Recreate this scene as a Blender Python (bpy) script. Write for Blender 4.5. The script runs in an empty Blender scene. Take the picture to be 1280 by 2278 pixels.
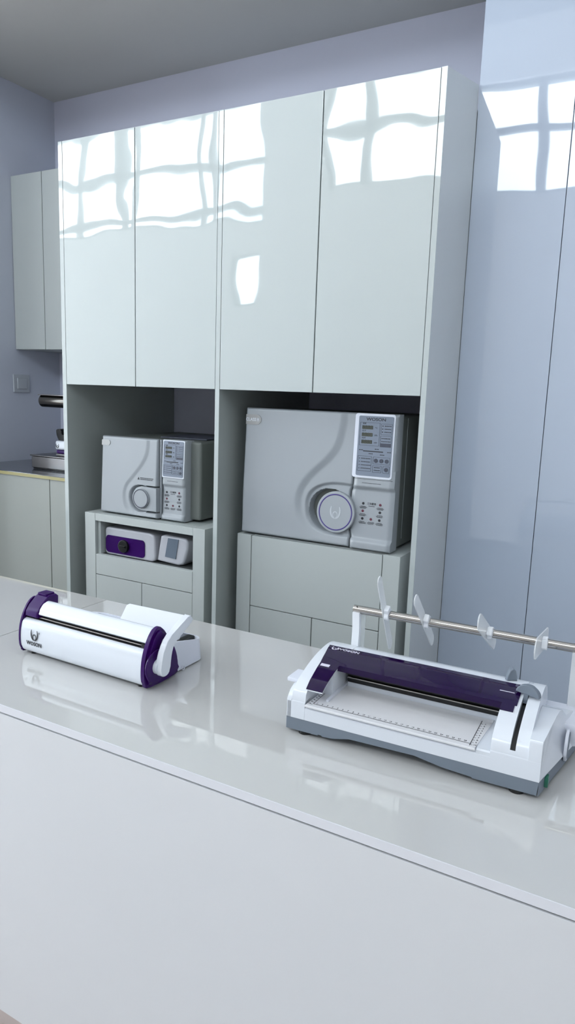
import bpy, bmesh, math, random
from mathutils import Vector, Matrix
random.seed(4)
C = bpy.context.scene.collection
PI = math.pi
# ------------------------------------------------------------------ materials
def mat(name, col, rough=.5, metal=0., ior=1.5, coat=0., bump=None, spec=.5, alpha=1., trans=0., var=0.):
    m = bpy.data.materials.new(name); m.use_nodes = True
    n = m.node_tree.nodes; l = m.node_tree.links; b = n['Principled BSDF']
    b.inputs['Base Color'].default_value = (*col, 1); b.inputs['Roughness'].default_value = rough
    b.inputs['Metallic'].default_value = metal; b.inputs['IOR'].default_value = ior
    b.inputs['Coat Weight'].default_value = coat; b.inputs['Coat Roughness'].default_value = .012
    b.inputs['Specular IOR Level'].default_value = spec
    b.inputs['Alpha'].default_value = alpha; b.inputs['Transmission Weight'].default_value = trans
    tc = n.new('ShaderNodeTexCoord')
    if var:
        t = n.new('ShaderNodeTexNoise'); t.inputs['Scale'].default_value = 2.5; t.inputs['Detail'].default_value = 4
        l.new(tc.outputs['Object'], t.inputs['Vector'])
        mx = n.new('ShaderNodeMix'); mx.data_type = 'RGBA'
        mx.inputs[6].default_value = (*[c*(1-var) for c in col], 1); mx.inputs[7].default_value = (*[min(1, c*(1+var)) for c in col], 1)
        l.new(t.outputs['Fac'], mx.inputs[0]); l.new(mx.outputs[2], b.inputs['Base Color'])
    if bump:
        sc, st, dist = bump[:3]
        t = n.new('ShaderNodeTexNoise'); t.inputs['Scale'].default_value = sc; t.inputs['Detail'].default_value = bump[3] if len(bump) > 3 else 0
        l.new(tc.outputs['Object'], t.inputs['Vector'])
        bp = n.new('ShaderNodeBump'); bp.inputs['Strength'].default_value = st; bp.inputs['Distance'].default_value = dist
        l.new(t.outputs['Fac'], bp.inputs['Height']); l.new(bp.outputs['Normal'], b.inputs['Normal'])
        if coat: l.new(bp.outputs['Normal'], b.inputs['Coat Normal'])
    return m
M = {}
M['gloss'] = mat('gloss_white_lacquer', (.44,.475,.475), .03, ior=1.52, coat=.5, bump=(6.5,1.,.0014,.3))
M['gloss_panel'] = mat('gloss_wall_lacquer', (.50,.56,.67), .03, ior=1.52, coat=.8, bump=(5.,1.,.0012))
M['matte'] = mat('white_melamine', (.43,.455,.45), .45, bump=(300,.15,.0005,2))
M['edge'] = mat('white_edge_band', (.60,.63,.65), .3)
M['inner'] = mat('melamine_inside_shaded', (.30,.32,.31), .5)  # colour lowered to carry the shade inside the niches
M['carcass'] = mat('melamine_carcass_shaded', (.36,.39,.38), .5)  # niche shade put into the panel colour, greyer than the lit fronts
M['dark'] = mat('slot_shade_inside', (.05,.055,.055), .6)  # shade of the open slot painted into the stand's inner boards
M['device'] = mat('device_white', (.46,.46,.50), .3)
M['darksteel'] = mat('dark_polished_steel', (.13,.12,.11), .16, metal=1.)
M['top'] = mat('gloss_worktop_white', (.52,.515,.51), .012, ior=1.65, coat=.4, var=.02)
M['topedge'] = mat('worktop_edge_band', (.70,.71,.76), .4)
M['front'] = mat('island_front_white', (.66,.675,.70), .42, var=.015, bump=(500,.1,.0004,2))
M['plinth'] = mat('beige_floor_tile', (.55,.48,.46), .4, var=.05)
M['wall'] = mat('painted_wall', (.54,.55,.66), .7, bump=(60,.1,.001,3), var=.02)
M['walltile'] = mat('satin_wall_panelling', (.48,.50,.58), .3, bump=(3,.4,.004), var=.03)
M['ceil'] = mat('painted_ceiling', (.46,.46,.45), .9, var=.02)
M['hall'] = mat('hall_wall_paint', (.78,.77,.76), .8, var=.02)
M['frame'] = mat('window_frame_grey', (.16,.18,.17), .5)
M['plastic'] = mat('white_plastic', (.68,.71,.77), .22, ior=1.5, coat=.2)
M['plastic2'] = mat('satin_white_plastic', (.68,.70,.78), .38)
M['purple'] = mat('purple_plastic', (.030,.002,.088), .24, ior=1.33)
M['purple_dark'] = mat('dark_purple_acrylic', (.012,.002,.036), .05, ior=1.37)
M['grey'] = mat('slate_grey_plastic', (.16,.19,.235), .45)
M['black'] = mat('black_plastic', (.006,.006,.007), .3)
M['chrome'] = mat('polished_steel', (.42,.40,.38), .10, metal=1.)
M['steel'] = mat('brushed_steel', (.20,.195,.20), .3, metal=1., bump=(200,.1,.0005,2))
M['board'] = mat('white_acrylic_board', (.70,.70,.73), .06, coat=.4)
M['ink'] = mat('dark_grey_ink', (.02,.02,.025), .6)
M['base'] = mat('grey_green_melamine', (.285,.30,.28), .45)
M['ink_white'] = mat('pale_ink', (.6,.58,.68), .5)
M['ink_red'] = mat('dark_red_ink', (.12,.02,.04), .6)
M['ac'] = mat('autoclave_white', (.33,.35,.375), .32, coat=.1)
M['ac_side'] = mat('autoclave_grey_casing', (.13,.14,.13), .45)
M['label'] = mat('blue_grey_membrane', (.19,.22,.28), .3)
M['lcd'] = mat('lcd_olive', (.10,.11,.075), .25)
M['darklabel'] = mat('dark_label', (.05,.055,.08), .4)
M['badge'] = mat('silver_badge', (.30,.30,.30), .35, metal=.6)
M['emboss'] = mat('embossed_plastic', (.47,.50,.53), .3)
M['ring'] = mat('purple_ring', (.06,.04,.20), .3)
M['screen'] = mat('blue_grey_screen', (.14,.17,.215), .2)
M['darktop'] = mat('dark_grey_counter', (.04,.045,.06), .12, coat=.3)
M['gold'] = mat('yellow_edge_trim', (.34,.30,.13), .4)
M['clear'] = mat('frosted_clear_plastic', (.80,.84,.86), .25, alpha=.30)
M['disc'] = mat('milky_plastic', (.80,.82,.84), .3, alpha=.6)
M['disc_edge'] = mat('milky_plastic_solid', (.80,.82,.86), .3)
M['green'] = mat('green_switch', (.01,.13,.08), .4)
M['grid'] = mat('switch_plate', (.40,.42,.46), .35)
# glass
g = bpy.data.materials.new('window_glass'); g.use_nodes = True; n = g.node_tree.nodes; l = g.node_tree.links; n.clear()
o_ = n.new('ShaderNodeOutputMaterial'); t_ = n.new('ShaderNodeBsdfTransparent'); t_.inputs[0].default_value = (.95,.98,1,1)
gl_ = n.new('ShaderNodeBsdfGlossy'); gl_.inputs['Roughness'].default_value = .02; x_ = n.new('ShaderNodeMixShader'); x_.inputs[0].default_value = .05
l.new(t_.outputs[0], x_.inputs[1]); l.new(gl_.outputs[0], x_.inputs[2]); l.new(x_.outputs[0], o_.inputs[0]); M['glass'] = g
# ------------------------------------------------------------------ mesh helpers
def finish(bm, ang=35):
    bmesh.ops.recalc_face_normals(bm, faces=bm.faces)
    for f in bm.faces: f.smooth = True
    for e in bm.edges:
        e.smooth = not (len(e.link_faces) == 2 and e.calc_face_angle(0) > math.radians(ang))
def obj(name, bm, m, parent=None, fix=True, ang=35):
    if fix: finish(bm, ang)
    me = bpy.data.meshes.new(name); bm.to_mesh(me); bm.free()
    o = bpy.data.objects.new(name, me); C.objects.link(o)
    for k in (m if isinstance(m, (list, tuple)) else [m]): me.materials.append(M[k])
    if parent: o.parent = parent
    wn = o.modifiers.new('weighted', 'WEIGHTED_NORMAL'); wn.keep_sharp = True; wn.weight = 60
    return o
def thing(name, label, cat, loc=(0,0,0), rz=0, group=None):
    o = bpy.data.objects.new(name, None); C.objects.link(o); o.location = loc; o.rotation_euler = (0,0,rz)
    o.empty_display_size = .05
    return tag(o, label, cat, group)
def tag(o, label, cat, group=None):
    o['label'] = label; o['category'] = cat
    if group: o['group'] = group
    return o
def struct(name, bm, m, parent=None):
    o = obj(name, bm, m, parent)
    if not parent: o['kind'] = 'structure'
    return o
B = bmesh.new
def merge(dst, src, mi=0, mtx=None):
    if mtx is not None: bmesh.ops.transform(src, matrix=mtx, verts=src.verts)
    vs = {v: dst.verts.new(v.co) for v in src.verts}
    for f in src.faces:
        try:
            nf = dst.faces.new([vs[v] for v in f.verts]); nf.material_index = mi
        except ValueError: pass
    src.free()
def box(bm, x0, x1, y0, y1, z0, z1, bev=0., seg=2, mi=0, mtx=None):
    t = B(); bmesh.ops.create_cube(t, size=1.)
    bmesh.ops.transform(t, matrix=Matrix.Translation(((x0+x1)/2,(y0+y1)/2,(z0+z1)/2)) @ Matrix.Diagonal((abs(x1-x0),abs(y1-y0),abs(z1-z0),1)), verts=t.verts)
    if bev: bmesh.ops.bevel(t, geom=list(t.edges), offset=bev, segments=seg, profile=.5, affect='EDGES')
    merge(bm, t, mi, mtx); return bm
def prism(bm, pts, a, b, axis='x', bev=0., seg=2, mi=0, flare=0., mtx=None):
    """closed outline pts=(p,q) swept from a to b. axis x: (p,q)=(y,z); y: (x,z); z: (x,y)"""
    t = B()
    def P(p, q, s, end):
        if axis == 'x': return Vector((s + ((flare(q) if callable(flare) else flare)*p if end else 0), p, q))
        if axis == 'y': return Vector((p, s, q))
        return Vector((p, q, s))
    va = [t.verts.new(P(p, q, a, 0)) for p, q in pts]; vb = [t.verts.new(P(p, q, b, 1)) for p, q in pts]
    n = len(pts)
    fa = t.faces.new(va); fb = t.faces.new(vb[::-1])
    for i in range(n): t.faces.new((va[i], va[(i+1) % n], vb[(i+1) % n], vb[i]))
    if bev:
        es = list(set(list(fa.edges)+list(fb.edges)))
        bmesh.ops.bevel(t, geom=es, offset=bev, segments=seg, profile=.5, affect='EDGES')
    bmesh.ops.triangulate(t, faces=[f for f in t.faces if len(f.verts) > 4])
    merge(bm, t, mi, mtx); return bm
def rrect(x0, x1, y0, y1, r, n=5):
    out = []
    for cx, cy, a0 in ((x1-r,y1-r,0),(x0+r,y1-r,90),(x0+r,y0+r,180),(x1-r,y0+r,270)):
        for i in range(n+1):
            a = math.radians(a0+90*i/n); out.append((cx+r*math.cos(a), cy+r*math.sin(a)))
    return out
def smooth_pts(pts, n=4, closed=False):
    P = [Vector(p) for p in pts]; out = []; N = len(P)
    for i in range(N if closed else N-1):
        if closed: a,b,c,d = P[i-1],P[i],P[(i+1)%N],P[(i+2)%N]
        else: a,b,c,d = P[max(i-1,0)],P[i],P[i+1],P[min(i+2,N-1)]
        for k in range(n):
            t = k/n; out.append(tuple(.5*((2*b)+(c-a)*t+(2*a-5*b+4*c-d)*t*t+(3*b-a-3*c+d)*t**3)))
    if not closed: out.append(tuple(P[-1]))
    return out
def cyl(bm, p0, p1, r, n=24, mi=0, r2=None, caps=True, bev=0.):
    p0 = Vector(p0); p1 = Vector(p1); d = p1-p0
    t = B(); bmesh.ops.create_cone(t, cap_ends=caps, segments=n, radius1=r, radius2=r if r2 is None else r2, depth=d.length)
    if bev: bmesh.ops.bevel(t, geom=[e for e in t.edges if any(len(f.verts) > 4 for f in e.link_faces)], offset=bev, segments=2, profile=.5, affect='EDGES')
    q = Vector((0,0,1)).rotation_difference(d.normalized()).to_matrix().to_4x4()
    merge(bm, t, mi, Matrix.Translation((p0+p1)/2) @ q); return bm
def ring(bm, c, nrm, r, rr, n=40, k=8, mi=0, flat=1.):
    q = Vector((0,0,1)).rotation_difference(Vector(nrm).normalized()).to_matrix(); c = Vector(c)
    V = [[bm.verts.new(c + q @ Vector(((r+rr*math.cos(2*PI*j/k))*math.cos(2*PI*i/n), (r+rr*math.cos(2*PI*j/k))*math.sin(2*PI*i/n), flat*rr*math.sin(2*PI*j/k)))) for j in range(k)] for i in range(n)]
    for i in range(n):
        for j in range(k):
            f = bm.faces.new((V[i][j], V[(i+1)%n][j], V[(i+1)%n][(j+1)%k], V[i][(j+1)%k])); f.material_index = mi
    return bm
def frame_mtx(o, ex, ey):
    ex = Vector(ex).normalized(); ez = ex.cross(Vector(ey)).normalized(); ey = ez.cross(ex)
    return Matrix(((ex.x,ey.x,ez.x,o[0]),(ex.y,ey.y,ez.y,o[1]),(ex.z,ey.z,ez.z,o[2]),(0,0,0,1)))
def text(bm, s, size, mtx, align='CENTER', ext=.0002, shear=0., bold=0., sx=1., mi=0):
    cu = bpy.data.curves.new('t', 'FONT'); cu.body = s; cu.size = size; cu.align_x = align; cu.align_y = 'CENTER'
    cu.extrude = ext; cu.shear = shear; cu.offset = bold; cu.resolution_u = 3
    o = bpy.data.objects.new('t', cu); C.objects.link(o)
    bpy.context.view_layer.update()
    me = bpy.data.meshes.new_from_object(o.evaluated_get(bpy.context.evaluated_depsgraph_get()))
    t = B(); t.from_mesh(me); bpy.data.objects.remove(o); bpy.data.meshes.remove(me); bpy.data.curves.remove(cu)
    merge(bm, t, mi, mtx @ Matrix.Diagonal((sx,1,1,1))); return bm
def emblem(bm, size, mtx, mi=0, th=.0003):
    """two horned arms rising round an open ring"""
    def ribbon(pts, ws):
        vs = []
        for i, (p, w) in enumerate(zip(pts, ws)):
            a = Vector(pts[max(i-1,0)]); b = Vector(pts[min(i+1,len(pts)-1)]); d = (b-a).normalized(); nn = Vector((-d.y, d.x))
            vs.append([(p[0]+nn.x*w, p[1]+nn.y*w), (p[0]-nn.x*w, p[1]-nn.y*w)])
        for i in range(len(vs)-1):
            q = [vs[i][0], vs[i+1][0], vs[i+1][1], vs[i][1]]
            t = B(); lo = [t.verts.new((x*size, y*size, 0)) for x, y in q]; hi = [t.verts.new((x*size, y*size, th)) for x, y in q]
            t.faces.new(hi)
            for k in range(4): t.faces.new((lo[k], lo[(k+1)%4], hi[(k+1)%4], hi[k]))
            merge(bm, t, mi, mtx)
    for sg in (-1, 1):
        P = smooth_pts([(0,-.50),(.13,-.47),(.27,-.36),(.37,-.16),(.41,.06),(.40,.28),(.35,.47)], 3)
        ribbon([(sg*x, y) for x, y in P], [.016+.055*math.sin(PI*min(1, .04+.9*i/(len(P)-1))) for i in range(len(P))])
    pts = [(.2*math.cos(math.radians(a)), -.20+.24*math.sin(math.radians(a))) for a in range(-75, 256, 15)]
    ribbon(pts, [.016+.028*math.sin(PI*i/(len(pts)-1)) for i in range(len(pts))])
def rod_path(bm, pts, r, n=12):
    for a, b in zip(pts, pts[1:]): cyl(bm, a, b, r, n)
    return bm

# ------------------------------------------------------------------ room shell
YW = .56; XL = -.61; ZC = 2.5315; YE = -.16; ZH = 3.95; YF = -3.0; XR = 3.4; XFL = -5.0; F0 = .18
struct('floor', box(B(), XFL, XR, YF, YW+.1, F0-.05, F0), 'plinth')
struct('wall_back', box(B(), XL-.1, XR+.1, YW, YW+.1, F0, ZC+.1), 'wall')
struct('wall_left', box(B(), XL-.1, XL, YE, YW, F0, ZC+.1), 'walltile')
struct('ceiling', box(B(), XL-.1, XR, YE, YW+.1, ZC, ZC+.12), 'ceil')
b = B(); box(b, XFL, XR, YE, YE+.1, ZC+.12, ZH); struct('wall_bulkhead', b, 'hall')
b = B(); box(b, XFL, XL-.1, YE, YE+.1, F0, ZC+.12); struct('wall_return', b, 'hall')
struct('ceiling_high', box(B(), XFL, XR, YF-.1, YE+.1, ZH, ZH+.1), 'hall')
struct('wall_right', box(B(), XR, XR+.1, YF-.1, YW+.1, F0, ZH), 'hall')
b = B(); LW = (-2.8, -.6, .75, 3.4)
box(b, XFL-.1, XFL, YF-.1, LW[0], F0, ZH); box(b, XFL-.1, XFL, LW[1], YE+.1, F0, ZH); box(b, XFL-.1, XFL, LW[0], LW[1], F0, LW[2]); box(b, XFL-.1, XFL, LW[0], LW[1], LW[3], ZH)
struct('wall_far_left', b, 'hall')
b = B()
for y in (-2.8, -1.715, -.63): box(b, XFL-.07, XFL-.03, y, y+.03, LW[2], LW[3])
for z in (.75, 2.0, 3.37): box(b, XFL-.07, XFL-.03, -2.8, -.6, z, z+.03)
w = struct('window_5', b, 'frame'); obj('pane', box(B(), XFL-.052, XFL-.048, -2.79, -.61, .76, 3.39), 'glass', w)  # unseen window added to brighten the foreground from the left
# wall behind the camera with two clerestory windows, a narrow low one, and an unseen tall one added for light
wins = [(-3.45, -1.12, 2.66, 3.52), (-.61, 2.3, 2.79, 3.55), (-1.37, -1.13, 2.06, 2.42), (-4.8, -3.62, .5, 3.2)]
b = B()
xs = sorted({XFL, XR, *[w[0] for w in wins], *[w[1] for w in wins]}); zs = sorted({F0, ZH, *[w[2] for w in wins], *[w[3] for w in wins]})
for i in range(len(xs)-1):
    for j in range(len(zs)-1):
        cx = (xs[i]+xs[i+1])/2; cz = (zs[j]+zs[j+1])/2
        if not any(w[0] < cx < w[1] and w[2] < cz < w[3] for w in wins):
            box(b, xs[i], xs[i+1], YF-.15, YF, zs[j], zs[j+1])
struct('wall_front', b, 'hall')
bars = [([-3.0, -2.50, -2.38, -1.70, -1.55], [3.10, 2.76]), ([-.29, .74, 1.75], [3.20]), ([], []), ([-4.2], [1.9])]
for k, (x0, x1, z0, z1) in enumerate(wins):
    b = B(); t = .03
    for q in ((x0, x0+t, z0, z1), (x1-t, x1, z0, z1), (x0, x1, z0, z0+t), (x0, x1, z1-t, z1)): box(b, q[0], q[1], YF-.10, YF-.04, q[2], q[3], .004)
    w = struct('window_%d' % (k+1), b, 'frame')
    b = B()
    for x in bars[k][0]: box(b, x-(.028 if x in (-2.5, -.29, .74) else .014), x+(.028 if x in (-2.5, -.29, .74) else .014), YF-.095, YF-.045, z0, z1, .003)
    for z in bars[k][1]: box(b, x0, x1, YF-.095, YF-.045, z-.022, z+.022, .003)
    if len(b.verts): obj('glazing_bars', b, 'frame', w)
    else: b.free()
    obj('pane', box(B(), x0+.01, x1-.01, YF-.072, YF-.068, z0+.01, z1-.01), 'glass', w)

# ------------------------------------------------------------------ tall cabinet with two niches
cab = thing('tall_cabinet', 'tall white cabinet with four glossy upper doors over two open niches', 'cabinet', (.609, 0, F0))
def off(x, z): return x-.609, z-F0
def cb(x0, x1, y0, y1, z0, z1, bev=.0008): return box(B(), x0-.609, x1-.609, y0, y1, z0-F0, z1-F0, bev)
DT, DB = 2.1318, 1.4009; YG = .2677
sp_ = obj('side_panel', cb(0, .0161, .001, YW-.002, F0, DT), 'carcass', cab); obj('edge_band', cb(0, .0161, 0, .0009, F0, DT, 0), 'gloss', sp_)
b = B(); v = [(.001, F0), (YG-.002, F0), (YG-.002, 2.189), (.001, DT)]
prism(b, [(p, q-F0) for p, q in v], 1.2045-.609, 1.2180-.609, 'x', .0004); sp_ = obj('side_panel', b, 'edge', cab); obj('edge_band', cb(1.2045, 1.2180, 0, .0009, F0, DT, 0), 'gloss', sp_)
obj('side_panel', cb(1.2045, 1.2175, YG-.001, YW-.002, F0, DT), 'matte', cab)
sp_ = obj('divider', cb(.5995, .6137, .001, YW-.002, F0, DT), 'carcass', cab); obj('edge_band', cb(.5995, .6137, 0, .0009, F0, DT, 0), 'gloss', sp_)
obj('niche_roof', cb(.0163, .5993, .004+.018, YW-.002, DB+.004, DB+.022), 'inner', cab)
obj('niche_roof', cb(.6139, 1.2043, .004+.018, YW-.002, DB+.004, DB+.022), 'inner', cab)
obj('cabinet_top', cb(.0163, 1.2043, .02, YW-.002, DT-.02, DT-.002), 'edge', cab)
for x0, x1 in ((.0176, .3047), (.3077, .5981), (.6153, .9079), (.9109, 1.2030)):
    obj('door', cb(x0, x1, 0, .018, DB, DT, .0012), 'gloss', cab)

# glossy tall panels right of the cabinet
for x0, x1, lab in ((1.2185, 1.4530, 'narrow tall glossy pale blue wall panel touching the side of the tall cabinet'),
                    (1.4545, 2.06, 'wide tall glossy pale blue wall panel at the right edge of the photo'),):
    o = obj('wall_panel', box(B(), x0, x1, YG, YG+.018, F0, ZC-.001, .001), 'gloss_panel'); tag(o, lab, 'panel')
o = obj('wall_panel', box(B(), 2.0615, XR-.002, YG, YG+.018, F0, ZC-.001, .001), 'gloss_panel'); tag(o, 'tall glossy pale blue wall panel running on past the right edge of the photo', 'panel')

# ------------------------------------------------------------------ left alcove
uc = thing('wall_cabinet', 'pale wall cabinet in the left corner beside the tall glossy cabinet', 'cabinet', (-.3, .33, 1.533))
b = box(B(), -.308, .298, .02, .228, 0, .655, .001); obj('body', b, 'matte', uc)
for x0, x1 in ((-.308, -.141), (-.138, .298)): obj('door', box(B(), x0, x1, 0, .018, 0, .655, .0012), 'matte', uc)
bc = thing('base_cabinet', 'pale greenish base cabinet with plain doors under the dark counter in the left corner', 'cabinet', (-.3, .06, F0))
obj('body', box(B(), -.308, .298, .02, .49, .07, .892, .001), 'base', bc)
obj('plinth', box(B(), -.308, .298, .05, .49, 0, .07), 'inner', bc)
for x0, x1 in ((-.308, .1605), (.1635, .298)): obj('door', box(B(), x0, x1, 0, .018, .072, .892, .0012), 'base', bc)
ct = thing('counter_top', 'dark grey countertop with thin yellow front edge in the left corner', 'countertop', (-.3, .055, 1.0725))
obj('slab', box(B(), -.308, .2985, 0, .50, 0, .0125, .0008), 'darktop', ct)
obj('edge_trim', box(B(), -.308, .2985, -.0015, -.0001, 0, .0105), 'gold', ct)
ZT = 1.085
sw = thing('light_switch', 'pale square light switch plate on the left wall above the dark counter', 'switch', (XL, .35, 1.398))
obj('plate', box(B(), 0, .008, -.04, .04, -.036, .036, .003), 'grid', sw)
obj('rocker', box(B(), .006, .012, -.024, .024, -.022, .022, .003), 'grid', sw)
# stainless box
sb = thing('steel_box', 'low stainless steel box standing on the dark counter left of the tall cabinet', 'box', (-.18, .16, ZT+.001))
obj('body', box(B(), -.165, .175, .004, .25, .004, .046, .003), 'steel', sb)
obj('lid', box(B(), -.17, .178, 0, .255, .047, .052, .002), 'steel', sb)
obj('base_gap', box(B(), -.16, .17, .008, .24, .0, .004), 'black', sb)
# small sealer on box
ms = thing('heat_sealer', 'small white and purple heat sealer with black arm on the low stainless steel box', 'sealer', (-.145, .19, ZT+.0535), 0)
obj('base_plate', box(B(), -.1, .135, 0, .1, 0, .008, .002), 'steel', ms)
obj('base', box(B(), -.098, .135, .002, .1, .009, .022, .003), 'purple', ms)
obj('body', box(B(), -.102, .135, -.002, .1, .0225, .056, .008, 3), 'plastic', ms)
b = B(); prism(b, smooth_pts([(-.095,.057),(-.107,.085),(-.104,.097),(-.085,.098),(-.078,.085),(-.06,.075),(.13,.074),(.13,.057)], 3), .01, .05, 'y', .002); obj('arm', b, 'black', ms, ang=50)
obj('bar', cyl(B(), (-.09, .02, .088), (.135, .02, .088), .003), 'chrome', ms)
b = B(); emblem(b, .016, frame_mtx((-.088, -.0024, .038), (1,0,0), (0,0,1))); obj('emblem', b, 'ink', ms, False)
# steel roller fixed on cabinet side
rl = thing('steel_cylinder', 'polished steel cylinder fixed to the cabinet side over the small sealer', 'holder', (-.33, .2, 1.338))
obj('tube', cyl(B(), (.015, 0, 0), (.3275, 0, 0), .0235, 32, bev=.002), 'darksteel', rl)
obj('top_plate', box(B(), .013, .3275, -.024, .03, .020, .0235, .001), 'steel', rl)
obj('flange', cyl(B(), (.322, 0, 0), (.3295, 0, 0), .032, 32), 'steel', rl)

# ------------------------------------------------------------------ stands in the niches
st = thing('stand_cabinet', 'white stand under the smaller autoclave with open slot holding a white device', 'cabinet', (.309, .0238, F0))
def sbx(x0, x1, y0, y1, z0, z1, bev=.001): return box(B(), x0-.309, x1-.309, y0, y1, z0-F0, z1-F0, bev)
ST = .985
for x0, x1 in ((.0645, .1095), (.5095, .5534)):
    obj('side_post', sbx(x0, x1, 0, .48, F0, ST), 'matte', st)
obj('top_rail', sbx(.1101, .5089, .0005, .03, .9605, ST), 'matte', st)
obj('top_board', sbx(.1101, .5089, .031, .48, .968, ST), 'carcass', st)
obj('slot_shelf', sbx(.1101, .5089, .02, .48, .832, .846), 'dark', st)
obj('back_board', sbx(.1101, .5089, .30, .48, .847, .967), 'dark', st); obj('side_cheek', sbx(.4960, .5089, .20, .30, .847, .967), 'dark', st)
obj('drawer_front', sbx(.1109, .5081, .0005, .018, .7800, .8480), 'matte', st)
for x0, x1 in ((.1109, .3065), (.3089, .5081)): obj('door', sbx(x0, x1, .0005, .018, F0+.06, .7776), 'matte', st)
obj('side_cheek', sbx(.1101, .1225, .012, .44, .8475, .960), 'matte', st)
s2 = thing('stand_cabinet', 'white stand with one wide drawer front under the larger autoclave', 'cabinet', (.902, .0605, F0))
def sb2(x0, x1, y0, y1, z0, z1, bev=.001): return box(B(), x0-.902, x1-.902, y0, y1, z0-F0, z1-F0, bev)
for x0, x1 in ((.6463, .6945), (1.1090, 1.1576)): obj('side_post', sb2(x0, x1, 0, .45, F0, .981), 'matte', s2)
obj('top_board', sb2(.6948, 1.1087, .019, .45, .965, .981), 'matte', s2)
obj('drawer_front', sb2(.6965, 1.1070, .0005, .018, .7665, .9795), 'matte', s2)
for x0, x1 in ((.6965, .9024), (.9050, 1.1070)): obj('door', sb2(x0, x1, .0005, .018, F0+.06, .7640), 'matte', s2)
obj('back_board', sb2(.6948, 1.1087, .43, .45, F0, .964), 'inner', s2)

# ------------------------------------------------------------------ white device in the slot
dv = thing('washer_device', 'white tabletop device with purple front and small screen inside the stand slot', 'device', (.128, .05, .8465))
b = B(); o1 = [(0,.012),(.004,.003),(.012,0),(.20,0),(.212,.006),(.214,.02),(.212,.078),(.205,.088),(.19,.092),(.012,.092),(.003,.088),(0,.08)]
prism(b, o1, 0, .22, 'y', .006, 3); obj('housing', b, 'device', dv, ang=50)
b = B(); prism(b, [(.2145,.006),(.300,.001),(.318,.006),(.325,.016),(.338,.060),(.338,.080),(.328,.092),(.245,.094),(.230,.088)], .006, .22, 'y', .008, 3); obj('display_module', b, 'device', dv, ang=50)
b = B(); prism(b, rrect(.006, .172, .008, .066, .012), -.0025, .004, 'y', .0008); obj('front_panel', b, 'purple', dv)
b = B(); cyl(b, (.087, -.012, .037), (.087, -.0026, .037), .021, 32, bev=.002); box(b, .075, .099, -.015, -.012, .034, .040, .001); obj('knob', b, 'black', dv)
b = B(); prism(b, [(.250,.024),(.293,.022),(.304,.086),(.262,.086)], .0035, .0058, 'y', .0006); obj('screen', b, 'screen', dv)

# ------------------------------------------------------------------ autoclaves
def dist_poly(x, z, P):
    best = 9
    for (a,b_),(c,d) in zip(P, P[1:]):
        dx, dz = c-a, d-b_; t = max(0, min(1, ((x-a)*dx+(z-b_)*dz)/(dx*dx+dz*dz+1e-12)))
        best = min(best, math.hypot(x-a-t*dx, z-b_-t*dz))
    return best
def inside(x, z, P):
    c = False; n = len(P)
    for i in range(n):
        (a,b_),(d,e) = P[i], P[(i+1) % n]
        if (b_ > z) != (e > z) and x < (d-a)*(z-b_)/(e-b_)+a: c = not c
    return c
def ss(t): t = max(0, min(1, t)); return t*t*(3-2*t)
def lerp_poly(P, z):
    P = sorted(P, key=lambda p: p[1])
    if z <= P[0][1]: return P[0][0]
    for (a,b_),(c,d) in zip(P, P[1:]):
        if z <= d: return a+(c-a)*(z-b_)/(d-b_+1e-9)
    return P[-1][0]
LEAN = .045
def relief(bm, xl, xr, z0, z1, h, nx, nz, depth, y0=0., edge=.006):
    """front with relief h(x,z) (positive = towards the viewer); closed at sides; leans back"""
    V = []
    for j in range(nz+1):
        z = z0+(z1-z0)*j/nz; row = []
        a, c = xl(z), xr(z)
        for i in range(nx+1):
            x = a+(c-a)*i/nx; d = min(x-a, c-x, z-z0, z1-z); rd = 0
            if d < edge: rd = edge-math.sqrt(max(0, edge*edge-(edge-d)**2))
            row.append(bm.verts.new((x, y0-h(x, z)+rd+LEAN*z, z)))
        V.append(row)
    for j in range(nz):
        for i in range(nx): bm.faces.new((V[j][i], V[j][i+1], V[j+1][i+1], V[j+1][i]))
    rim = V[0][:]+[r[-1] for r in V[1:]]+V[-1][-2::-1]+[r[0] for r in V[-2:0:-1]]
    back = [bm.verts.new((v.co.x, y0+depth, v.co.z)) for v in rim]
    n = len(rim)
    for i in range(n): bm.faces.new((rim[i], rim[(i+1)%n], back[(i+1)%n], back[i]))
    return bm
FM = lambda x, z, d=0.: frame_mtx((x, -d+LEAN*z, z), (1,0,0), (0,LEAN,1))
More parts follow.
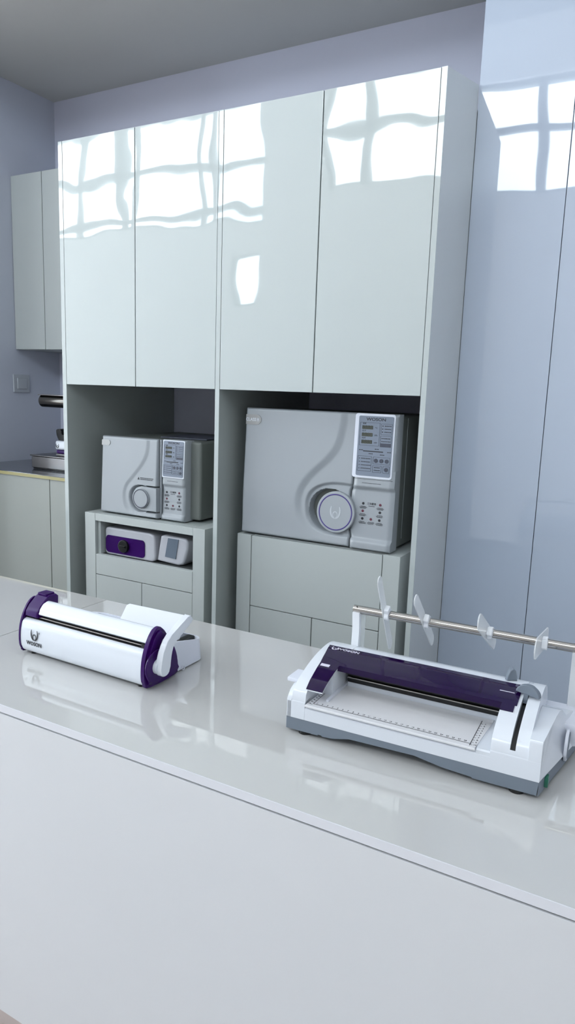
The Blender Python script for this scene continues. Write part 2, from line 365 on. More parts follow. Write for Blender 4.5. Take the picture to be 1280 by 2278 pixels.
def display(parent, x0, x1, z0, z1, d, big):
    W = x1-x0; H = z1-z0
    X = lambda a: x0+W*a
    Z = lambda a: z1-H*a
    b = B(); prism(b, rrect(-W/2, W/2, -H/2, H/2, .004), 0, .0012, 'z', mtx=FM((x0+x1)/2, (z0+z1)/2, d)); lab = obj('control_panel', b, 'label', parent)
    lab['label'] = 'blue-grey membrane with printed keys'
    d2 = d+.0013
    b = B()
    text(b, 'WOSON', W*.115, FM(X(.50), Z(.055), d2), sx=1.25, bold=.0002); obj('lettering', b, 'ink', lab, False)
    for k, zz in enumerate((.19, .31, .43)):
        b = B(); hx = W*.155; prism(b, rrect(-hx, hx, -H*.030, H*.030, .0008), 0, .0008, 'z', mtx=FM(X(.265), Z(zz), d2)); o = obj('readout', b, 'lcd', lab)
    b = B()
    for k, zz in enumerate((.19, .31, .43)):
        text(b, '8888', W*.135, FM(X(.265), Z(zz), d2+.001), sx=1.15); 
        text(b, ('℃', 'kPa', 'min')[k], W*.06, FM(X(.52), Z(zz+.005), d2))
        text(b, ('温度', '压力', '时间')[k], W*.055, FM(X(.17), Z(zz-.062), d2))
    def outline(a0, a1, c0, c1):
        t = .0006
        for q in ((a0,a1,c0,c0), (a0,a1,c1,c1)): box(b, X(q[0])-(x0+x1)/2, X(q[1])-(x0+x1)/2, -t/2, t/2, 0, .0003, mtx=FM((x0+x1)/2, Z(q[2]), d2))
        for q in (a0, a1): box(b, -t/2, t/2, -(c1-c0)*H/2, (c1-c0)*H/2, 0, .0003, mtx=FM(X(q), Z((c0+c1)/2), d2))
    for q in ((.05,.62,.11,.49), (.66,.97,.12,.295), (.66,.97,.32,.50), (.04,.44,.67,.92), (.49,.97,.675,.79), (.49,.74,.82,.93), (.79,.97,.82,.93)): outline(*q)
    def dashes(xa, xb, z, seed):
        random.seed(seed); x = xa
        while x < xb:
            w = random.uniform(.018, .035); box(b, 0, w*W, -H*.007, H*.007, 0, .0003, mtx=FM(X(x), Z(z), d2)); x += w+.012
    for k in range(3): box(b, 0, .03*W, -H*.008, H*.008, 0, .0003, mtx=FM(X(.69), Z(.155+k*.05), d2)); dashes(.76, .94, .155+k*.05, k)
    for k in range(2): dashes(.69, .94, .36+k*.05, 5+k)
    for k in range(4): cyl(b, FM(X(.09), Z(.71+k*.055), d2) @ Vector((0,0,0)), FM(X(.09), Z(.71+k*.055), d2) @ Vector((0,0,.0004)), .0012, 8); dashes(.14, .41, .71+k*.055, 10+k)
    for x, z in ((.06,.57),(.88,.585),(.52,.545),(.35,.625),(.68,.635)): dashes(x, x+.09, z, int(x*100))
    for k in range(2): dashes(.53, .7, .85+k*.045, 20+k)
    box(b, -.26*W, .32*W, -.0013, .0013, 0, .0004, mtx=FM(X(.44), Z(.585), d2)); obj('printing', b, 'ink', lab, False)
    b = B(); prism(b, rrect(-W*.155, W*.155, -H*.03, H*.03, .001), 0, .0004, 'z', mtx=FM(X(.815), Z(.47), d2)); obj('dark_label', b, 'darklabel', lab)
    for x, z in ((.57,.735),(.73,.735),(.885,.735),(.88,.875)):
        b = B(); m_ = FM(X(x), Z(z), d2); cyl(b, m_ @ Vector((0,0,0)), m_ @ Vector((0,0,.0012)), W*.055, 20); obj('button', b, 'darklabel', lab)
def stickers(parent, pts, title, d, s):
    b = B()
    for k, (x, z) in enumerate(pts):
        m_ = FM(x, z, d); t = B() if k in (1, 2, 5) else b
        cyl(t, m_ @ Vector((0,0,0)), m_ @ Vector((0,0,.0004)), .0036*s, 16)
        if t is not b: obj('red_icon', t, 'ink_red', parent)
        for q, w in ((.008, .007), (.0105, .010), (.013, .008)):
            random.seed(k*7+int(q*1e4)); xx = -w
            while xx < w:
                ww = random.uniform(.0012, .003); box(b, xx*s, (xx+ww)*s, (-q-.0007)*s, (-q+.0007)*s, 0, .0003, mtx=m_); xx += ww+.0008
    text(b, '三包服务', .0065*s, FM(title[0], title[1], d), bold=.0001); box(b, -.009*s, .009*s, -.0068*s, -.0055*s, 0, .0003, mtx=FM(title[0], title[1], d))
    obj('printing', b, 'ink', parent, False)

# larger autoclave
A = thing('autoclave', 'larger white autoclave with purple ringed round knob in the right niche', 'autoclave', (.6563, .066, .981))
S = [(.314,.3708),(.3102,.3213),(.2961,.2727),(.2695,.2386),(.2354,.2074),(.2075,.1762),(.1908,.1455),(.1859,.1115),(.1928,.0786),(.2137,.0474),(.2475,.0286),(.2846,.0229),(.36,.022)]
RIM = [(.36,.178),(.3444,.178),(.3093,.179),(.2784,.1764),(.2473,.1674),(.2209,.1484),(.2097,.1224),(.2107,.0932),(.217,.0688),(.2371,.0461),(.2656,.0345),(.3021,.0314),(.36,.0305)]
SL = smooth_pts(S[:-1], 4)+[(.40,.022)]; RL = smooth_pts(RIM, 3)
SP = SL+[(.40,-.05),(-.1,-.05),(-.1,.5),(.314,.5)]; RP = RL+[(.42,.0305),(.42,.178)]
def hbig(x, z):
    dS = dist_poly(x, z, SL); dR = dist_poly(x, z, RL); h = 0
    k = ss((z-.02)/.12)
    h += .0075*ss(.5+(dS if inside(x, z, SP) else -dS)/.024)*(.35+.65*k)
    if inside(x, z, RP): h -= .008*ss(.2+dR/.009)
    else: h -= .008*ss(.2-dR/.009)
    r = math.hypot((x-.281), (z-.0995)*1.06)
    if x < .34: h -= .026*ss((.0635-r)/.003)
    return h
SPLIT = [(.3527,.3705),(.3527,.2448),(.349,.1768),(.3416,.1601),(.3408,.1399),(.3427,.055),(.3488,.0313),(.3501,.0007)]
b = relief(B(), lambda z: .002*z/.37, lambda z: lerp_poly(SPLIT, z)-.0014, .006, .371, hbig, 150, 150, .035)
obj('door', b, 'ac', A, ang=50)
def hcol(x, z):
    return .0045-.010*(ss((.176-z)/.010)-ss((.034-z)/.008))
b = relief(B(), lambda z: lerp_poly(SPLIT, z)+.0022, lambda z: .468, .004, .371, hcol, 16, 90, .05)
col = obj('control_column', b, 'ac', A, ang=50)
b = box(B(), .0015, .466, .036, .40, .008, .366, .006, 3); obj('casing', b, 'ac_side', A)
obj('door_gap', box(B(), .330, .3600, .034, .0358, .004, .368), 'black', A)
b = box(B(), .02, .4668, .090, .0915, .03, .36); obj('casing_seam', b, 'ac', A)
for x in (.03, .43):
    for y in (.07, .36): obj('foot', cyl(B(), (x, y, 0), (x, y, .0085), .012, 16), 'black', A)
b = B(); kc = Vector((.305, LEAN*.0975, .0975)); nv = Vector((0,-1,LEAN)).normalized()
cyl(b, kc-nv*.024, kc+nv*.006, .0575, 64, bev=.003); kn = obj('knob', b, 'ac', A)
obj('ring', ring(B(), kc+nv*.0062, nv, .0490, .0017, 64, 8, flat=.4), 'ring', kn)['label'] = 'purple ring'
b = B(); emblem(b, .034, frame_mtx(kc+nv*.0062, (1,0,0), (0,LEAN,1))); obj('emblem', b, 'emboss', kn, False)
b = B(); m_ = FM(.404, .2855, .0048)
prism(b, rrect(-.0565, .0565, -.0855, .0845, .006), 0, .002, 'z', .0008, mtx=m_); obj('panel_frame', b, 'plastic2', A)
display(A, .3585, .4560, .2058, .3640, .0072, True)
b = B(); box(b, -.056, .056, -.0004, .0004, 0, .0004, mtx=FM(.408, .1965, .0046)); box(b, -.026, .028, -.0005, .0005, 0, .0004, mtx=FM(.404, .186, .0046)); obj('printing', b, 'ink', A, False)
stickers(A, [(.3815,.1293),(.4306,.1293),(.3813,.1088),(.4309,.1088),(.3816,.088),(.4064,.0881),(.4309,.0878)], (.4058,.1296), -.0052, 1.)
b = B(); prism(b, [(0,-.0145),(.038,-.0145),(.0445,-.0125),(.050,-.007),(.052,0),(.050,.007),(.0445,.0125),(.038,.0145),(0,.0145)], 0, .0012, 'z', mtx=FM(.0035, .3378, .0077)); bd = obj('badge', b, 'badge', A)
b = B(); text(b, 'CLASS', .0125, FM(.021, .3375, .0091), bold=.0002); text(b, 'B', .0095, FM(.0445, .3375, .0091), bold=.0002); ring(b, FM(.0445, .3375, .0093) @ Vector((0,0,0)), nv, .0055, .0005, 20, 4); obj('lettering', b, 'plastic', bd, False)

# smaller autoclave
a2 = thing('autoclave', 'smaller white autoclave with square-backed round latch in the left niche', 'autoclave', (.1134, .060, .9865))
S2 = [(.1942,.2544),(.1904,.2115),(.1734,.1745),(.1512,.1474),(.1285,.1237),(.1057,.096),(.0998,.0586),(.1128,.0266),(.142,.0077)]
R2 = [(.25,.1041),(.2100,.1041),(.1853,.1040),(.148,.1025),(.1251,.0868),(.1188,.0605),(.1318,.0287),(.1605,.0180),(.2000,.0200),(.25,.0200)]
S2L = smooth_pts(S2, 4)+[(.26,.0045)]; R2L = smooth_pts(R2, 3); S2P = S2L+[(.26,-.05),(-.1,-.05),(-.1,.4),(.1942,.4)]; R2P = R2L+[(.3,.0216),(.3,.1041)]
def hsm(x, z):
    dS = dist_poly(x, z, S2L); dR = dist_poly(x, z, R2L)
    h = .0035*ss(.5+(dS if inside(x, z, S2P) else -dS)/.014)
    h -= .006*ss((.2+dR/.006) if inside(x, z, R2P) else (.2-dR/.006))
    r = math.hypot(x-.166, z-.0625)
    if x < .19: h -= .020*ss((.0435-r)/.003)
    elif abs(z-.0625) < .0425: h -= .020
    return h
b = relief(B(), lambda z: .002*z/.25, lambda z: .2310+(.004*ss((.105-z)/.02)), 0.004, .2535, hsm, 120, 120, .03, -.012)
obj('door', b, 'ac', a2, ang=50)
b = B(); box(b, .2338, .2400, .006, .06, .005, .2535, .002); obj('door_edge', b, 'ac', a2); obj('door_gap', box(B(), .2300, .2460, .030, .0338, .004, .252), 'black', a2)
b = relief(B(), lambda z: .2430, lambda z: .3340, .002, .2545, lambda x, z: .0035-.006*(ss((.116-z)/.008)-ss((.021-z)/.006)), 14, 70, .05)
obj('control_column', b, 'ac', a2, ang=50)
obj('casing', box(B(), .0015, .372, .034, .40, .006, .252, .008, 3), 'ac_side', a2)
for x in (.03, .33):
    for y in (.07, .36): obj('foot', cyl(B(), (x, y, 0), (x, y, .0065), .010, 16), 'black', a2)
b = B(); c = (.1745, .0632)
out = [(.2335,.1005),(.2335,.0245)]+[(c[0]+.0385*math.cos(math.radians(a)), c[1]+.0385*math.sin(math.radians(a))) for a in range(270, 89, -10)]
prism(b, out, -.012, .010, 'y', .002); lt = obj('latch', b, 'ac', a2, ang=40)
b = B(); cyl(b, (c[0], -.018, c[1]), (c[0], -.0125, c[1]), .0315, 48, bev=.0015); obj('knob', b, 'ac', lt)
obj('ring', ring(B(), (c[0], -.0182, c[1]), (0,-1,0), .0290, .0015, 48, 6, flat=.5), 'darklabel', lt)
b = B(); prism(b, rrect(-.0425, .0425, -.0585, .0585, .003), 0, .0015, 'z', mtx=FM(.2887, .1958, .0037)); obj('panel_frame', b, 'plastic', a2)
display(a2, .2500, .3275, .1408, .2515, .0054, False)
b = B(); box(b, -.044, .044, -.0003, .0003, 0, .0004, mtx=FM(.2885, .1365, .0036)); box(b, -.02, .022, -.0005, .0005, 0, .0004, mtx=FM(.286, .1265, .0036)); obj('printing', b, 'ink', a2, False)
stickers(a2, [(.2617,.0903),(.3102,.0912),(.2625,.0697),(.3112,.0712),(.2633,.0494),(.2874,.0492),(.3121,.05)], (.286,.0915), -.0022, .95)
b = B(); prism(b, [(0,-.009),(.03,-.009),(.035,-.004),(.036,0),(.035,.004),(.03,.009),(0,.009)], 0, .0012, 'z', mtx=FM(.0025, .232, .0158)); obj('badge', b, 'badge', a2)
b = B(); m_ = FM(.1575, .1262, .0125); prism(b, [(-.004,-.004),(.004,-.004),(0,.004)], 0, .0004, 'z', mtx=m_)
for j in range(2):
    random.seed(j); x = .007
    while x < .058: w = random.uniform(.002,.005); box(b, x, x+w, (.001,-.0035)[j], (.0032,-.0013)[j], 0, .0004, mtx=m_); x += w+.0012
obj('warning_text', b, 'ink', a2, False)
# papers lying on the smaller autoclave
o = obj('manual', box(B(), .0, .17, 0, .2, 0, .004, .001), 'darklabel'); o.location = (.29, .14, 1.2395); o.rotation_euler = (0,0,.12)
tag(o, 'thin dark folder lying on top of the smaller autoclave', 'folder')
# something dark above the larger autoclave
# ------------------------------------------------------------------ island
K = .88; YB = -.4145; YFR = -.9382
il = thing('island_base', 'white island base with plain matte front in the foreground', 'cabinet', (1.1, YFR, F0))
obj('front_panel', box(B(), -1.6, 1.6, 0, .018, .1045, .6840, .0006), 'front', il)
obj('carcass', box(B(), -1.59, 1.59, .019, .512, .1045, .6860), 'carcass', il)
obj('plinth', box(B(), -1.59, 1.59, .05, .49, 0, .104), 'plinth', il)
for x0, x1, lab in ((-.5, .5722, 'glossy white worktop slab left of the dark joint line'), (.5742, 2.7, 'glossy white worktop slab on which both heat sealers mostly stand')):
    w = thing('worktop', lab, 'worktop', ((x0+x1)/2, YFR, K-.013)); h = (x1-x0)/2
    obj('slab', box(B(), -h, h, .0012, .5237, 0, .013, .0005), 'top', w)
    obj('edge_band', box(B(), -h, h, 0, .0011, 0, .0128), 'topedge', w)

# ------------------------------------------------------------------ left heat sealer
U = .3155
T = thing('heat_sealer', 'white heat sealer with purple end caps and raised side lever on the worktop', 'sealer', (.6823, -.7548, K), math.radians(-.945))
capP = smooth_pts([(.0,.0035),(-.010,.008),(-.0150,.022),(-.0148,.045),(-.0105,.066),(-.001,.087),(.010,.101),(.022,.1075),(.033,.103),(.048,.084),(.064,.062),(.074,.038),(.076,.014),(.070,.004)], 3, True)
def shrink(P, d):
    cx = sum(p[0] for p in P)/len(P); cy = sum(p[1] for p in P)/len(P)
    return [(p[0]+(cx-p[0])*d/max(1e-6, math.hypot(p[0]-cx, p[1]-cy)), p[1]+(cy-p[1])*d/max(1e-6, math.hypot(p[0]-cx, p[1]-cy))) for p in P]
b = prism(B(), capP, 0, .004, 'x', .001); obj('end_cap', b, 'purple', T, ang=50)
b = prism(B(), capP, U-.005, U+.003, 'x', .0015)
inn = shrink(capP, .006); prism(b, inn, U+.003, U+.0075, 'x', .003, 3)
obj('end_cap', b, 'purple', T, ang=50)
lowP = smooth_pts([(-.001,.0045),(-.0098,.010),(-.0138,.023),(-.0136,.045),(-.0095,.0655)], 3)+[(-.006,.0690),(.0005,.0712),(.006,.0712),(.05,.070),(.05,.0045)]
b = prism(B(), lowP, .0045, U-.0055, 'x', .0012); obj('front_cover', b, 'plastic', T, ang=40)
upP = [(.004,.0800),(.0015,.0810),(-.0005,.0835)]+smooth_pts([(.0035,.0905),(.0105,.0985),(.0205,.1040),(.030,.1010),(.046,.0815),(.060,.061),(.068,.05)], 3)+[(.05,.05),(.035,.075),(.012,.078)]
b = prism(B(), upP, .0395, U-.0055, 'x', .002); obj('top_cover', b, 'plastic', T, ang=40)
b = B(); box(b, .0045, U-.0055, .010, .045, .06, .078); box(b, .0045, U-.0055, .0005, .010, .0700, .0722); obj('seal_slot', b, 'black', T)
obj('blade_rail', box(B(), .035, U-.012, .0035, .0060, .0735, .0760, .0006), 'chrome', T)
obj('slide_end', box(B(), U-.018, U-.0065, .001, .009, .0715, .0790, .001), 'black', T)
b = B(); blk = [(-.0035,.0765),(.0,.0735),(.008,.0735),(.05,.075),(.052,.1080),(.046,.1130),(.030,.1135),(.024,.1105),(.006,.0960),(-.002,.0850)]
prism(b, blk, .0055, .0385, 'x', .0025, 3); box(b, .010, .034, .024, .046, .111, .1165, .002); obj('cutter_slider', b, 'purple', T, ang=40)
b = B(); Mx = frame_mtx((.0440, -.0149, .0460), (1,0,.0), (0,.04,1)); emblem(b, .021, Mx); ring(b, (.0575, -.0152, .0520), (0,-1,0), .0012, .0003, 12, 4)
text(b, 'WOSON', .0105, frame_mtx((.0430, -.0156, .0280), (1,0,0), (0,0,1)), bold=.0002, sx=1.0); obj('lettering', b, 'ink', T, False)
# housing behind: open tub
b = B()
def tub(z, sc=0.):
    pts = []
    for x, y, in ((.008,.055),(.008,.11)): pts.append((x, y))
    for i in range(9):
        a = math.radians(180-90*i/8); pts.append((.058+.05*math.cos(a), .115+.052*math.sin(a)))
    for i in range(9):
        a = math.radians(90-90*i/8); pts.append((.288+.022*math.cos(a), .145+.022*math.sin(a)))
    pts += [(.310,.055)]
    return pts
o_, i_ = tub(0), []
cxm, cym = .16, .09
hz = lambda y: .066-.022*ss((y-.06)/.11)
th = .004
vo0 = []; vo1 = []; vi1 = []; vi0 = []
for x, y in o_:
    f = .985
    xi = x+(th if x < cxm else -th); yi = y-(th if y > .12 else 0)
    vo0.append(b.verts.new((cxm+(x-cxm)*1.012, y+(.003 if y > .12 else 0), .003))); vo1.append(b.verts.new((x, y, hz(y)))); vi1.append(b.verts.new((xi, yi, hz(y)))); vi0.append(b.verts.new((xi, yi, .03)))
for i in range(len(o_)-1):
    for p, q in ((vo0, vo1), (vo1, vi1), (vi1, vi0)): b.faces.new((p[i], p[i+1], q[i+1], q[i]))
b.faces.new(vi0); b.faces.new(vo0[::-1])
bmesh.ops.triangulate(b, faces=[f for f in b.faces if len(f.verts) > 4])
for s_ in (.306,): ring(b, (.3127, .100, .0045), (1,0,0), .004, .0008, 16, 5)
obj('rear_housing', b, 'plastic2', T, ang=50)
b = B(); box(b, .19, .302, .080, .150, .030, .040, .003); box(b, .285, .303, .085, .150, .040, .052, .004); box(b, .20, .302, .072, .078, .045, .070, .002); obj('tray', b, 'black', T)
b = B(); cyl(b, (.11, .085, .06), (.11, .085, .075), .006, 16); obj('post', b, 'grey', T)
# slanted plate
def plate_bm():
    t = B(); prism(t, [(-.078,-.026),(.078,-.03),(.080,.026),(.076,.030),(-.070,.030),(-.076,.026)], -.0015, .0015, 'z', .0008)
    return t
b = B(); merge(b, plate_bm(), 0, frame_mtx((.213, .124, .0645), (1,0,0.02), (0,.55,.72))); obj('paper_rest', b, 'plastic2', T)
b = B()
lev = [(0,.040),(.0015,.031),(.0075,.0262),(.0165,.0262),(.0230,.031),(.0248,.040),(.0275,.058),(.0325,.0730),(.0400,.0810),(.0840,.1030),(.0868,.1080),(.0860,.1140),(.0800,.1175),(.0725,.1165),(.0290,.0960),(.0190,.0885),(.0110,.0790),(.0035,.0590)]
prism(b, smooth_pts(lev, 2, True), .3310, .3435, 'x', .002, 3); cyl(b, (.3240,.011,.041), (.3345,.011,.041), .0135, 28); obj('lever', b, 'plastic', T, ang=50)
b = B(); cyl(b, (.3225,.011,.041), (.3262,.011,.041), .030, 36, bev=.002); obj('lever_hub', b, 'purple', T)
for x in (.02, .295):
    for y in (.004, .14): obj('foot', cyl(B(), (x, y, 0), (x, y, .0042), .006, 14), 'black', T)

# ------------------------------------------------------------------ right heat sealer
R = thing('heat_sealer', 'larger white heat sealer with dark purple window and steel roll rod on the worktop', 'sealer', (1.2743, -.7636, K), math.radians(1.7657))
prof = [(0,.026),(0,.055),(.003,.066),(.008,.072),(.022,.0805),(.05,.0910),(.08,.0985),(.11,.1025),(.14,.1028),(.165,.096),(.185,.080),(.2,.05),(.2,.026)]
hump = smooth_pts(prof[4:12], 3)
full = prof[:4]+hump+[(.2,.026)]
def surf(v):
    P = prof[1:12]
    for (a,b_),(c,d) in zip(P, P[1:]):
        if a <= v <= c and c > a: return b_+(d-b_)*(v-a)/(c-a)
    return .1
b = B()
fu = [(.001,.026),(.001,.0548)]+[(p+.0002*(p < .01), q) for p, q in full[2:]]
prism(b, fu, .0085, .0312, 'x')
shl = [(v_, surf(v_)) for v_ in (.0090,.015,.022,.03,.04,.05)]
prism(b, [(v_, w_-.0022) for v_, w_ in shl][::-1]+[(v_, w_-.0001) for v_, w_ in shl], .0312, .0555, 'x')
prism(b, [(.0495,.048),(.0495,surf(.0495)-.0001)]+[q for q in fu if q[0] > .0505], .0312, .0555, 'x')
prism(b, fu, .3085, .3335, 'x'); prism(b, fu, .3405, .3570, 'x')
prism(b, [(.001,.026),(.001,.055),(.002,.0605),(.2,.0605),(.2,.026)], .3335, .3405, 'x')
prism(b, [(.0,.026),(.0,.052),(.0015,.0548),(.004,.056),(.02,.056),(.02,.026)], .3086, .3738, 'x'); prism(b, [(.0,.026),(.0,.052),(.0015,.0548),(.004,.056),(.02,.056),(.02,.026)], .0006, .0312, 'x', .001)
prism(b, [(.100,.048),(.100,.0585),(.1175,.0585),(.1175,.048)], .0605, .3080, 'x')
prism(b, [(.106,.06),(.106,.1018),(.14,.1026),(.165,.096),(.185,.080),(.2,.05)], .3335, .3405, 'x')
# ledge block on the left end
prism(b, [(0,.026),(0,.055),(.010,.066),(.022,.0715),(.044,.0680),(.13,.060),(.14,.026)], .0005, .009, 'x', .001)
# middle: lip, floor, back shell
prism(b, [(0,.026),(0,.044),(.004,.048),(.2,.048),(.2,.026)], .0312, .3087, 'x'); prism(b, [(.0002,.040),(.0002,.0495),(.002,.0515),(.11,.0515),(.11,.040)], .2900, .3087, 'x')
prism(b, [(.118,.048),(.118,.1018),(.14,.1028),(.152,.1000),(.165,.096),(.176,.089),(.185,.080),(.194,.065),(.2,.048)], .0555, .3085, 'x')
# right outer block, flared
outer = [(.0005,.026),(.0005,.055),(.002,.0775),(.005,.0812),(.03,.0818),(.06,.0822),(.09,.0822),(.118,.0812),(.132,.0770),(.140,.066),(.2,.056),(.2,.026)]
prism(b, outer, .357, .3738, 'x', .0008, 2, flare=lambda q: .23-.16*max(0, min(1, (q-.026)/.054)))
body = obj('body', b, 'plastic', R, ang=40)
b = B(); prism(b, [(.0025,.0605),(.016,.069),(.045,.080),(.08,.090),(.105,.093),(.105,.0606)], .3334, .3406, 'x'); obj('slide_slot', b, 'black', R)
obj('inner_side', box(B(), .0556, .0600, .024, .117, .0482, .0560, .0005), 'plastic2', R)
b = B()
prism(b, [(0,.006),(.054,.006),(.0545,.009),(.060,.009),(.061,.006),(.080,.0075),(.105,.0150),(.205,.0172),(.245,.0102),(.287,.0088),(.2875,.006),(.372,.006),(.374,.0258),(0,.0258)], .0006, .19, 'y', .0008); 
prism(b, [(.0006,.006),(.0006,.0258),(.19,.0258),(.19,.006)], .3735, .3738, 'x', flare=.20)
obj('base', b, 'grey', R)
for x in (.028, .345):
    for y in (.013, .165): obj('foot', cyl(B(), (x, y, 0), (x, y, .0058), .0105, 20), 'black', R)
# purple window following the hump
def patch(bm, rows, thick=.0012, lift=.0004):
    """rows: list of (v, u0, u1) - a curved sheet on the hump"""
    top = []; bot = []
    for v, u0, u1 in rows:
        z = surf(v)+lift; n = 2
        top.append([bm.verts.new((u0, v, z+thick)), bm.verts.new((u1, v, z+thick))]); bot.append([bm.verts.new((u0, v, z)), bm.verts.new((u1, v, z))])
    for i in range(len(rows)-1):
        bm.faces.new((top[i][0], top[i][1], top[i+1][1], top[i+1][0])); bm.faces.new((bot[i][0], bot[i+1][0], bot[i+1][1], bot[i][1]))
        for s in (0, 1): bm.faces.new((top[i][s], top[i+1][s], bot[i+1][s], bot[i][s]))
    for i in (0, -1): bm.faces.new((top[i][0], top[i][1], bot[i][1], bot[i][0]))
b = B()
patch(b, [(v, .0255-.0100*k/11, .3292) for k, v in enumerate([.066,.072,.078,.084,.09,.095,.1,.105,.11,.115,.12,.125])])
patch(b, [(v, .0285-.0030*k/9, .0557+.0022*k/9) for k, v in enumerate([.0085,.015,.022,.029,.036,.043,.05,.056,.061,.066])])
patch(b, [(v, .3085, .3265) for v in (.051,.056,.061,.066)])
for x0, x1 in ((.054,.3095),): box(b, x0, x1, .0655, .0672, .0875, surf(.066)+.0014)
win = obj('window', b, 'purple_dark', R, ang=30); win['label'] = 'dark purple glossy cover'
b = B(); emblem(b, .012, frame_mtx((.0300, .1135, .1046), (1,0,0), (0,1,.05))); text(b, 'WOSON', .0088, frame_mtx((.0530, .1135, .1046), (1,0,0), (0,1,.05)), sx=1.15, bold=.0002)
obj('lettering', b, 'ink_white', win, False)
b = B(); patch(b, [(v, .0290, .0440) for v in (.0565,.0595,.0625)], .0004, .0018); obj('pale_mark', b, 'ink_white', win)  # small pale patches laid on the purple cover, here and on the right
b = B(); patch(b, [(v, .3000, .3210) for v in (.0930,.0945)], .0004, .0018); obj('pale_mark', b, 'ink_white', win)
b = B(); box(b, .0605, .3080, .0995, .1170, .0588, .0900); box(b, .0600, .3082, .0700, .0980, .0895, .0930); obj('seal_slot', b, 'black', R)
b = B(); cyl(b, (.0610, .0965, .0680), (.3075, .0965, .0680), .0015, 12); cyl(b, (.0610, .088, .0845), (.3075, .088, .0845), .0016, 12); obj('guide_rail', b, 'chrome', R)
# ruled board
b = B(); prism(b, [(.0320,-.0035),(.2890,-.0035),(.2950,.094),(.2960,.097),(.0420,.097),(.0360,.060)], .0488, .0525, 'z', .0008); brd = obj('ruled_board', b, 'board', R)
b = B(); zt = .0526
UP = lambda x, y: frame_mtx((x, y, zt), (1,0,0), (0,1,0))
box(b, .0420, .2820, .0068, .0074, zt, zt+.0002); box(b, .0420, .0426, .0068, .080, zt, zt+.0002); box(b, .2800, .2808, .0020, .085, zt, zt+.0002)
for k in range(28):
    x = .0470+k*.00835; box(b, x, x+.0004, .0074, .0100, zt, zt+.0002); text(b, str(k+1), .0042, UP(x, .0125), ext=.0001)
    for q in range(1, 5): box(b, x+q*.00167, x+q*.00167+.0002, .0074, .0086, zt, zt+.0002)
for k in range(10):
    y = .004+k*.0078; box(b, .0380, .0420, y, y+.0004, zt, zt+.0002); box(b, .2808, .2840, y, y+.0004, zt, zt+.0002)
    text(b, str(10-k), .0046, frame_mtx((.0360+.00045*k, y+.002, zt), (1,0,0), (0,1,0)), ext=.0001); text(b, str(10-k), .0046, frame_mtx((.2868, y+.002, zt), (1,0,0), (0,1,0)), ext=.0001)
obj('ruler_marks', b, 'ink', brd, False)
# cutter handle and small knob
b = B(); hd = [(.0175*math.cos(math.radians(a)), .0140*math.sin(math.radians(a))) for a in range(0, 181, 12)]
prism(b, hd, -.0045, .0045, 'y', .0012, 3, mtx=Matrix.Translation((.3395, .0950, .1045)) @ Matrix.Rotation(math.radians(-16), 4, 'Z') @ Matrix.Rotation(math.radians(3), 4, 'Y'))
box(b, .3340, .3400, .088, .100, .0925, .1060); obj('slider_handle', b, 'grey', R, ang=40)
b = B(); fin = [(-.0080,0),(-.0068,.008),(-.0040,.0160),(-.001,.0185),(.002,.0185),(.0050,.0150),(.0075,.007),(.0080,0)]
prism(b, fin, -.0050, .0050, 'y', .0018, 3, mtx=Matrix.Translation((.3080, .1400, .1030)) @ Matrix.Rotation(.5, 4, 'Z')); obj('lock_knob', b, 'grey', R, ang=40)
# side hole with ring
b = B(); cyl(b, (.3940, .110, .035), (.3985, .110, .035), .0225, 40, bev=.001); obj('side_cap', b, 'plastic2', R)
obj('side_port', cyl(B(), (.3975, .110, .035), (.3992, .110, .035), .0190, 40), 'grey', R)
obj('rocker_switch', box(B(), .3780, .3830, .022, .034, .0095, .024, .001), 'green', R)
# rear block + left tab
b = B(); box(b, .355, .408, .125, .2, .026, .060, .004); obj('rear_housing', b, 'plastic2', R)
b = B(); box(b, -.0230, .012, .045, .085, .0610, .0680, .002); obj('side_tab', b, 'plastic2', R)
# brackets, rod, roll stops
b = B(); prism(b, smooth_pts([(.188,.06),(.1930,.100),(.1925,.125),(.190,.146)], 3)+smooth_pts([(.198,.146),(.2015,.125),(.2020,.100),(.1975,.06)], 3), .0275, .0405, 'x', .001); obj('bracket', b, 'disc_edge', R)
b = B(); prism(b, [(.2025,.06),(.2055,.10),(.2050,.143),(.2075,.143),(.2085,.10),(.2055,.06)], .030, .046, 'x'); obj('bracket', b, 'clear', R)
b = B(); prism(b, [(.190,.05),(.192,.10),(.190,.145),(.208,.145),(.210,.10),(.208,.05)], .386, .408, 'x', .001); obj('bracket', b, 'disc', R)
b = B(); cyl(b, (.0265, .2, .1490), (.450, .2, .1505), .0073, 32, bev=.0006); rod = obj('roll_rod', b, 'chrome', R)
b = B(); cyl(b, (.034, .1955, .1548), (.034, .1945, .1556), .0012, 10); obj('pin_hole', b, 'black', rod)
for u, ang, ln, w in ((.0836, 30, .172, .0095), (.1532, 49, .176, .0095), (.2569, 62, .19, .013), (.3400, 80, .17, .016)):
    b = B(); h = ln/2-w
    pts = [(w*math.cos(math.radians(a)), h+w*math.sin(math.radians(a))) for a in range(0, 181, 15)]+[(w*math.cos(math.radians(a)), -h+w*math.sin(math.radians(a))) for a in range(180, 361, 15)]
    mtx = Matrix.Translation((u, .2, .1495)) @ Matrix.Rotation(math.radians(ang), 4, 'X')
    prism(b, pts, -.001, .001, 'x', .0005, mtx=mtx); sp = obj('roll_stop', b, 'disc', R)
    b = B(); cyl(b, (u+.001, .2, .1495), (u+.009, .2, .1495), .0105, 24, bev=.001); box(b, 0.001, .010, -.007, .007, .006, .016, .002, mtx=mtx); obj('clip', b, 'disc_edge', sp)

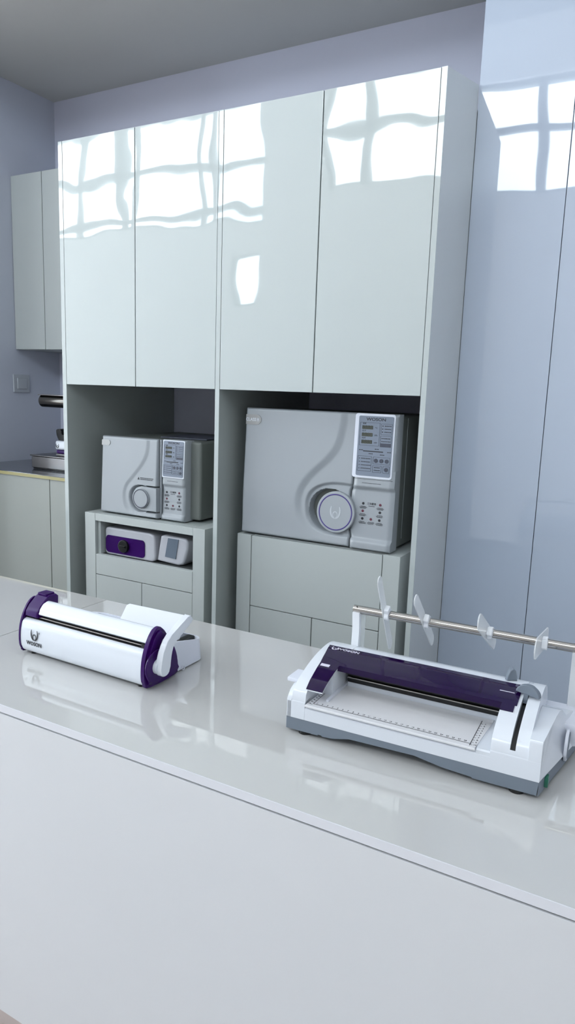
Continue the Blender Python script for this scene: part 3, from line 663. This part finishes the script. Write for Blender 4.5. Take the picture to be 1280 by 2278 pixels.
# ------------------------------------------------------------------ sky, light portals
w = bpy.data.worlds.new('sky'); bpy.context.scene.world = w; w.use_nodes = True; n = w.node_tree.nodes; l = w.node_tree.links
bg = n['Background']; tc = n.new('ShaderNodeTexCoord'); nz = n.new('ShaderNodeTexNoise'); nz.inputs['Scale'].default_value = 5; nz.inputs['Detail'].default_value = 6
cr = n.new('ShaderNodeValToRGB'); cr.color_ramp.elements[0].position = .38; cr.color_ramp.elements[0].color = (.76,.90,1.,1); cr.color_ramp.elements[1].position = .58; cr.color_ramp.elements[1].color = (1.,.985,.97,1)
l.new(tc.outputs['Generated'], nz.inputs['Vector']); l.new(nz.outputs['Fac'], cr.inputs['Fac']); l.new(cr.outputs['Color'], bg.inputs['Color']); bg.inputs['Strength'].default_value = 11.
for x0, x1, z0, z1 in wins:
    L = bpy.data.lights.new('window_portal', 'AREA'); L.shape = 'RECTANGLE'; L.size = x1-x0; L.size_y = z1-z0; L.cycles.is_portal = True
    o = bpy.data.objects.new('window_portal', L); C.objects.link(o); o.location = ((x0+x1)/2, YF-.16, (z0+z1)/2); o.rotation_euler = (math.radians(90), 0, 0)
L = bpy.data.lights.new('window_portal', 'AREA'); L.shape = 'RECTANGLE'; L.size = 2.65; L.size_y = 2.2; L.cycles.is_portal = True
o = bpy.data.objects.new('window_portal', L); C.objects.link(o); o.location = (XFL-.11, -1.7, 2.075); o.rotation_euler = (0, math.radians(-90), 0)
# ------------------------------------------------------------------ camera
cam = bpy.data.cameras.new('camera'); co = bpy.data.objects.new('camera', cam); C.objects.link(co)
cam.sensor_fit = 'HORIZONTAL'; cam.sensor_width = 36; cam.lens = 36*1548.07/1280; cam.clip_start = .02
ya, pt, ro = -.50034, -.17051, .033986
fw = Vector((math.sin(ya)*math.cos(pt), math.cos(ya)*math.cos(pt), math.sin(pt))); rt = Vector((math.cos(ya), -math.sin(ya), 0)); up = rt.cross(fw)
r2 = rt*math.cos(ro)+up*math.sin(ro); u2 = -rt*math.sin(ro)+up*math.cos(ro)
co.matrix_world = Matrix(((r2.x,u2.x,-fw.x,1.75134),(r2.y,u2.y,-fw.y,-1.65404),(r2.z,u2.z,-fw.z,1.39977),(0,0,0,1)))
bpy.context.scene.camera = co
# ------------------------------------------------------------------ bring to real size: floor at z=0
SC = 1.2
bpy.context.view_layer.update()
S4 = Matrix.Scale(SC, 4)
for me in {o.data for o in C.objects if o.type == 'MESH'}: me.transform(S4)
for o in C.objects:
    o.location = o.location*SC if o.parent else (o.location-Vector((0,0,F0)))*SC
for L in bpy.data.lights: L.size *= SC; L.size_y *= SC
sc = bpy.context.scene
sc.view_settings.view_transform = 'Standard'; sc.view_settings.look = 'None'; sc.view_settings.exposure = .14; sc.view_settings.gamma = 1.
sc.view_settings.use_curve_mapping = False
sc.cycles.max_bounces = 10; sc.cycles.diffuse_bounces = 6; sc.cycles.glossy_bounces = 5; sc.cycles.transparent_max_bounces = 12
sc.cycles.sample_clamp_indirect = 8
sc.cycles.use_denoising = True
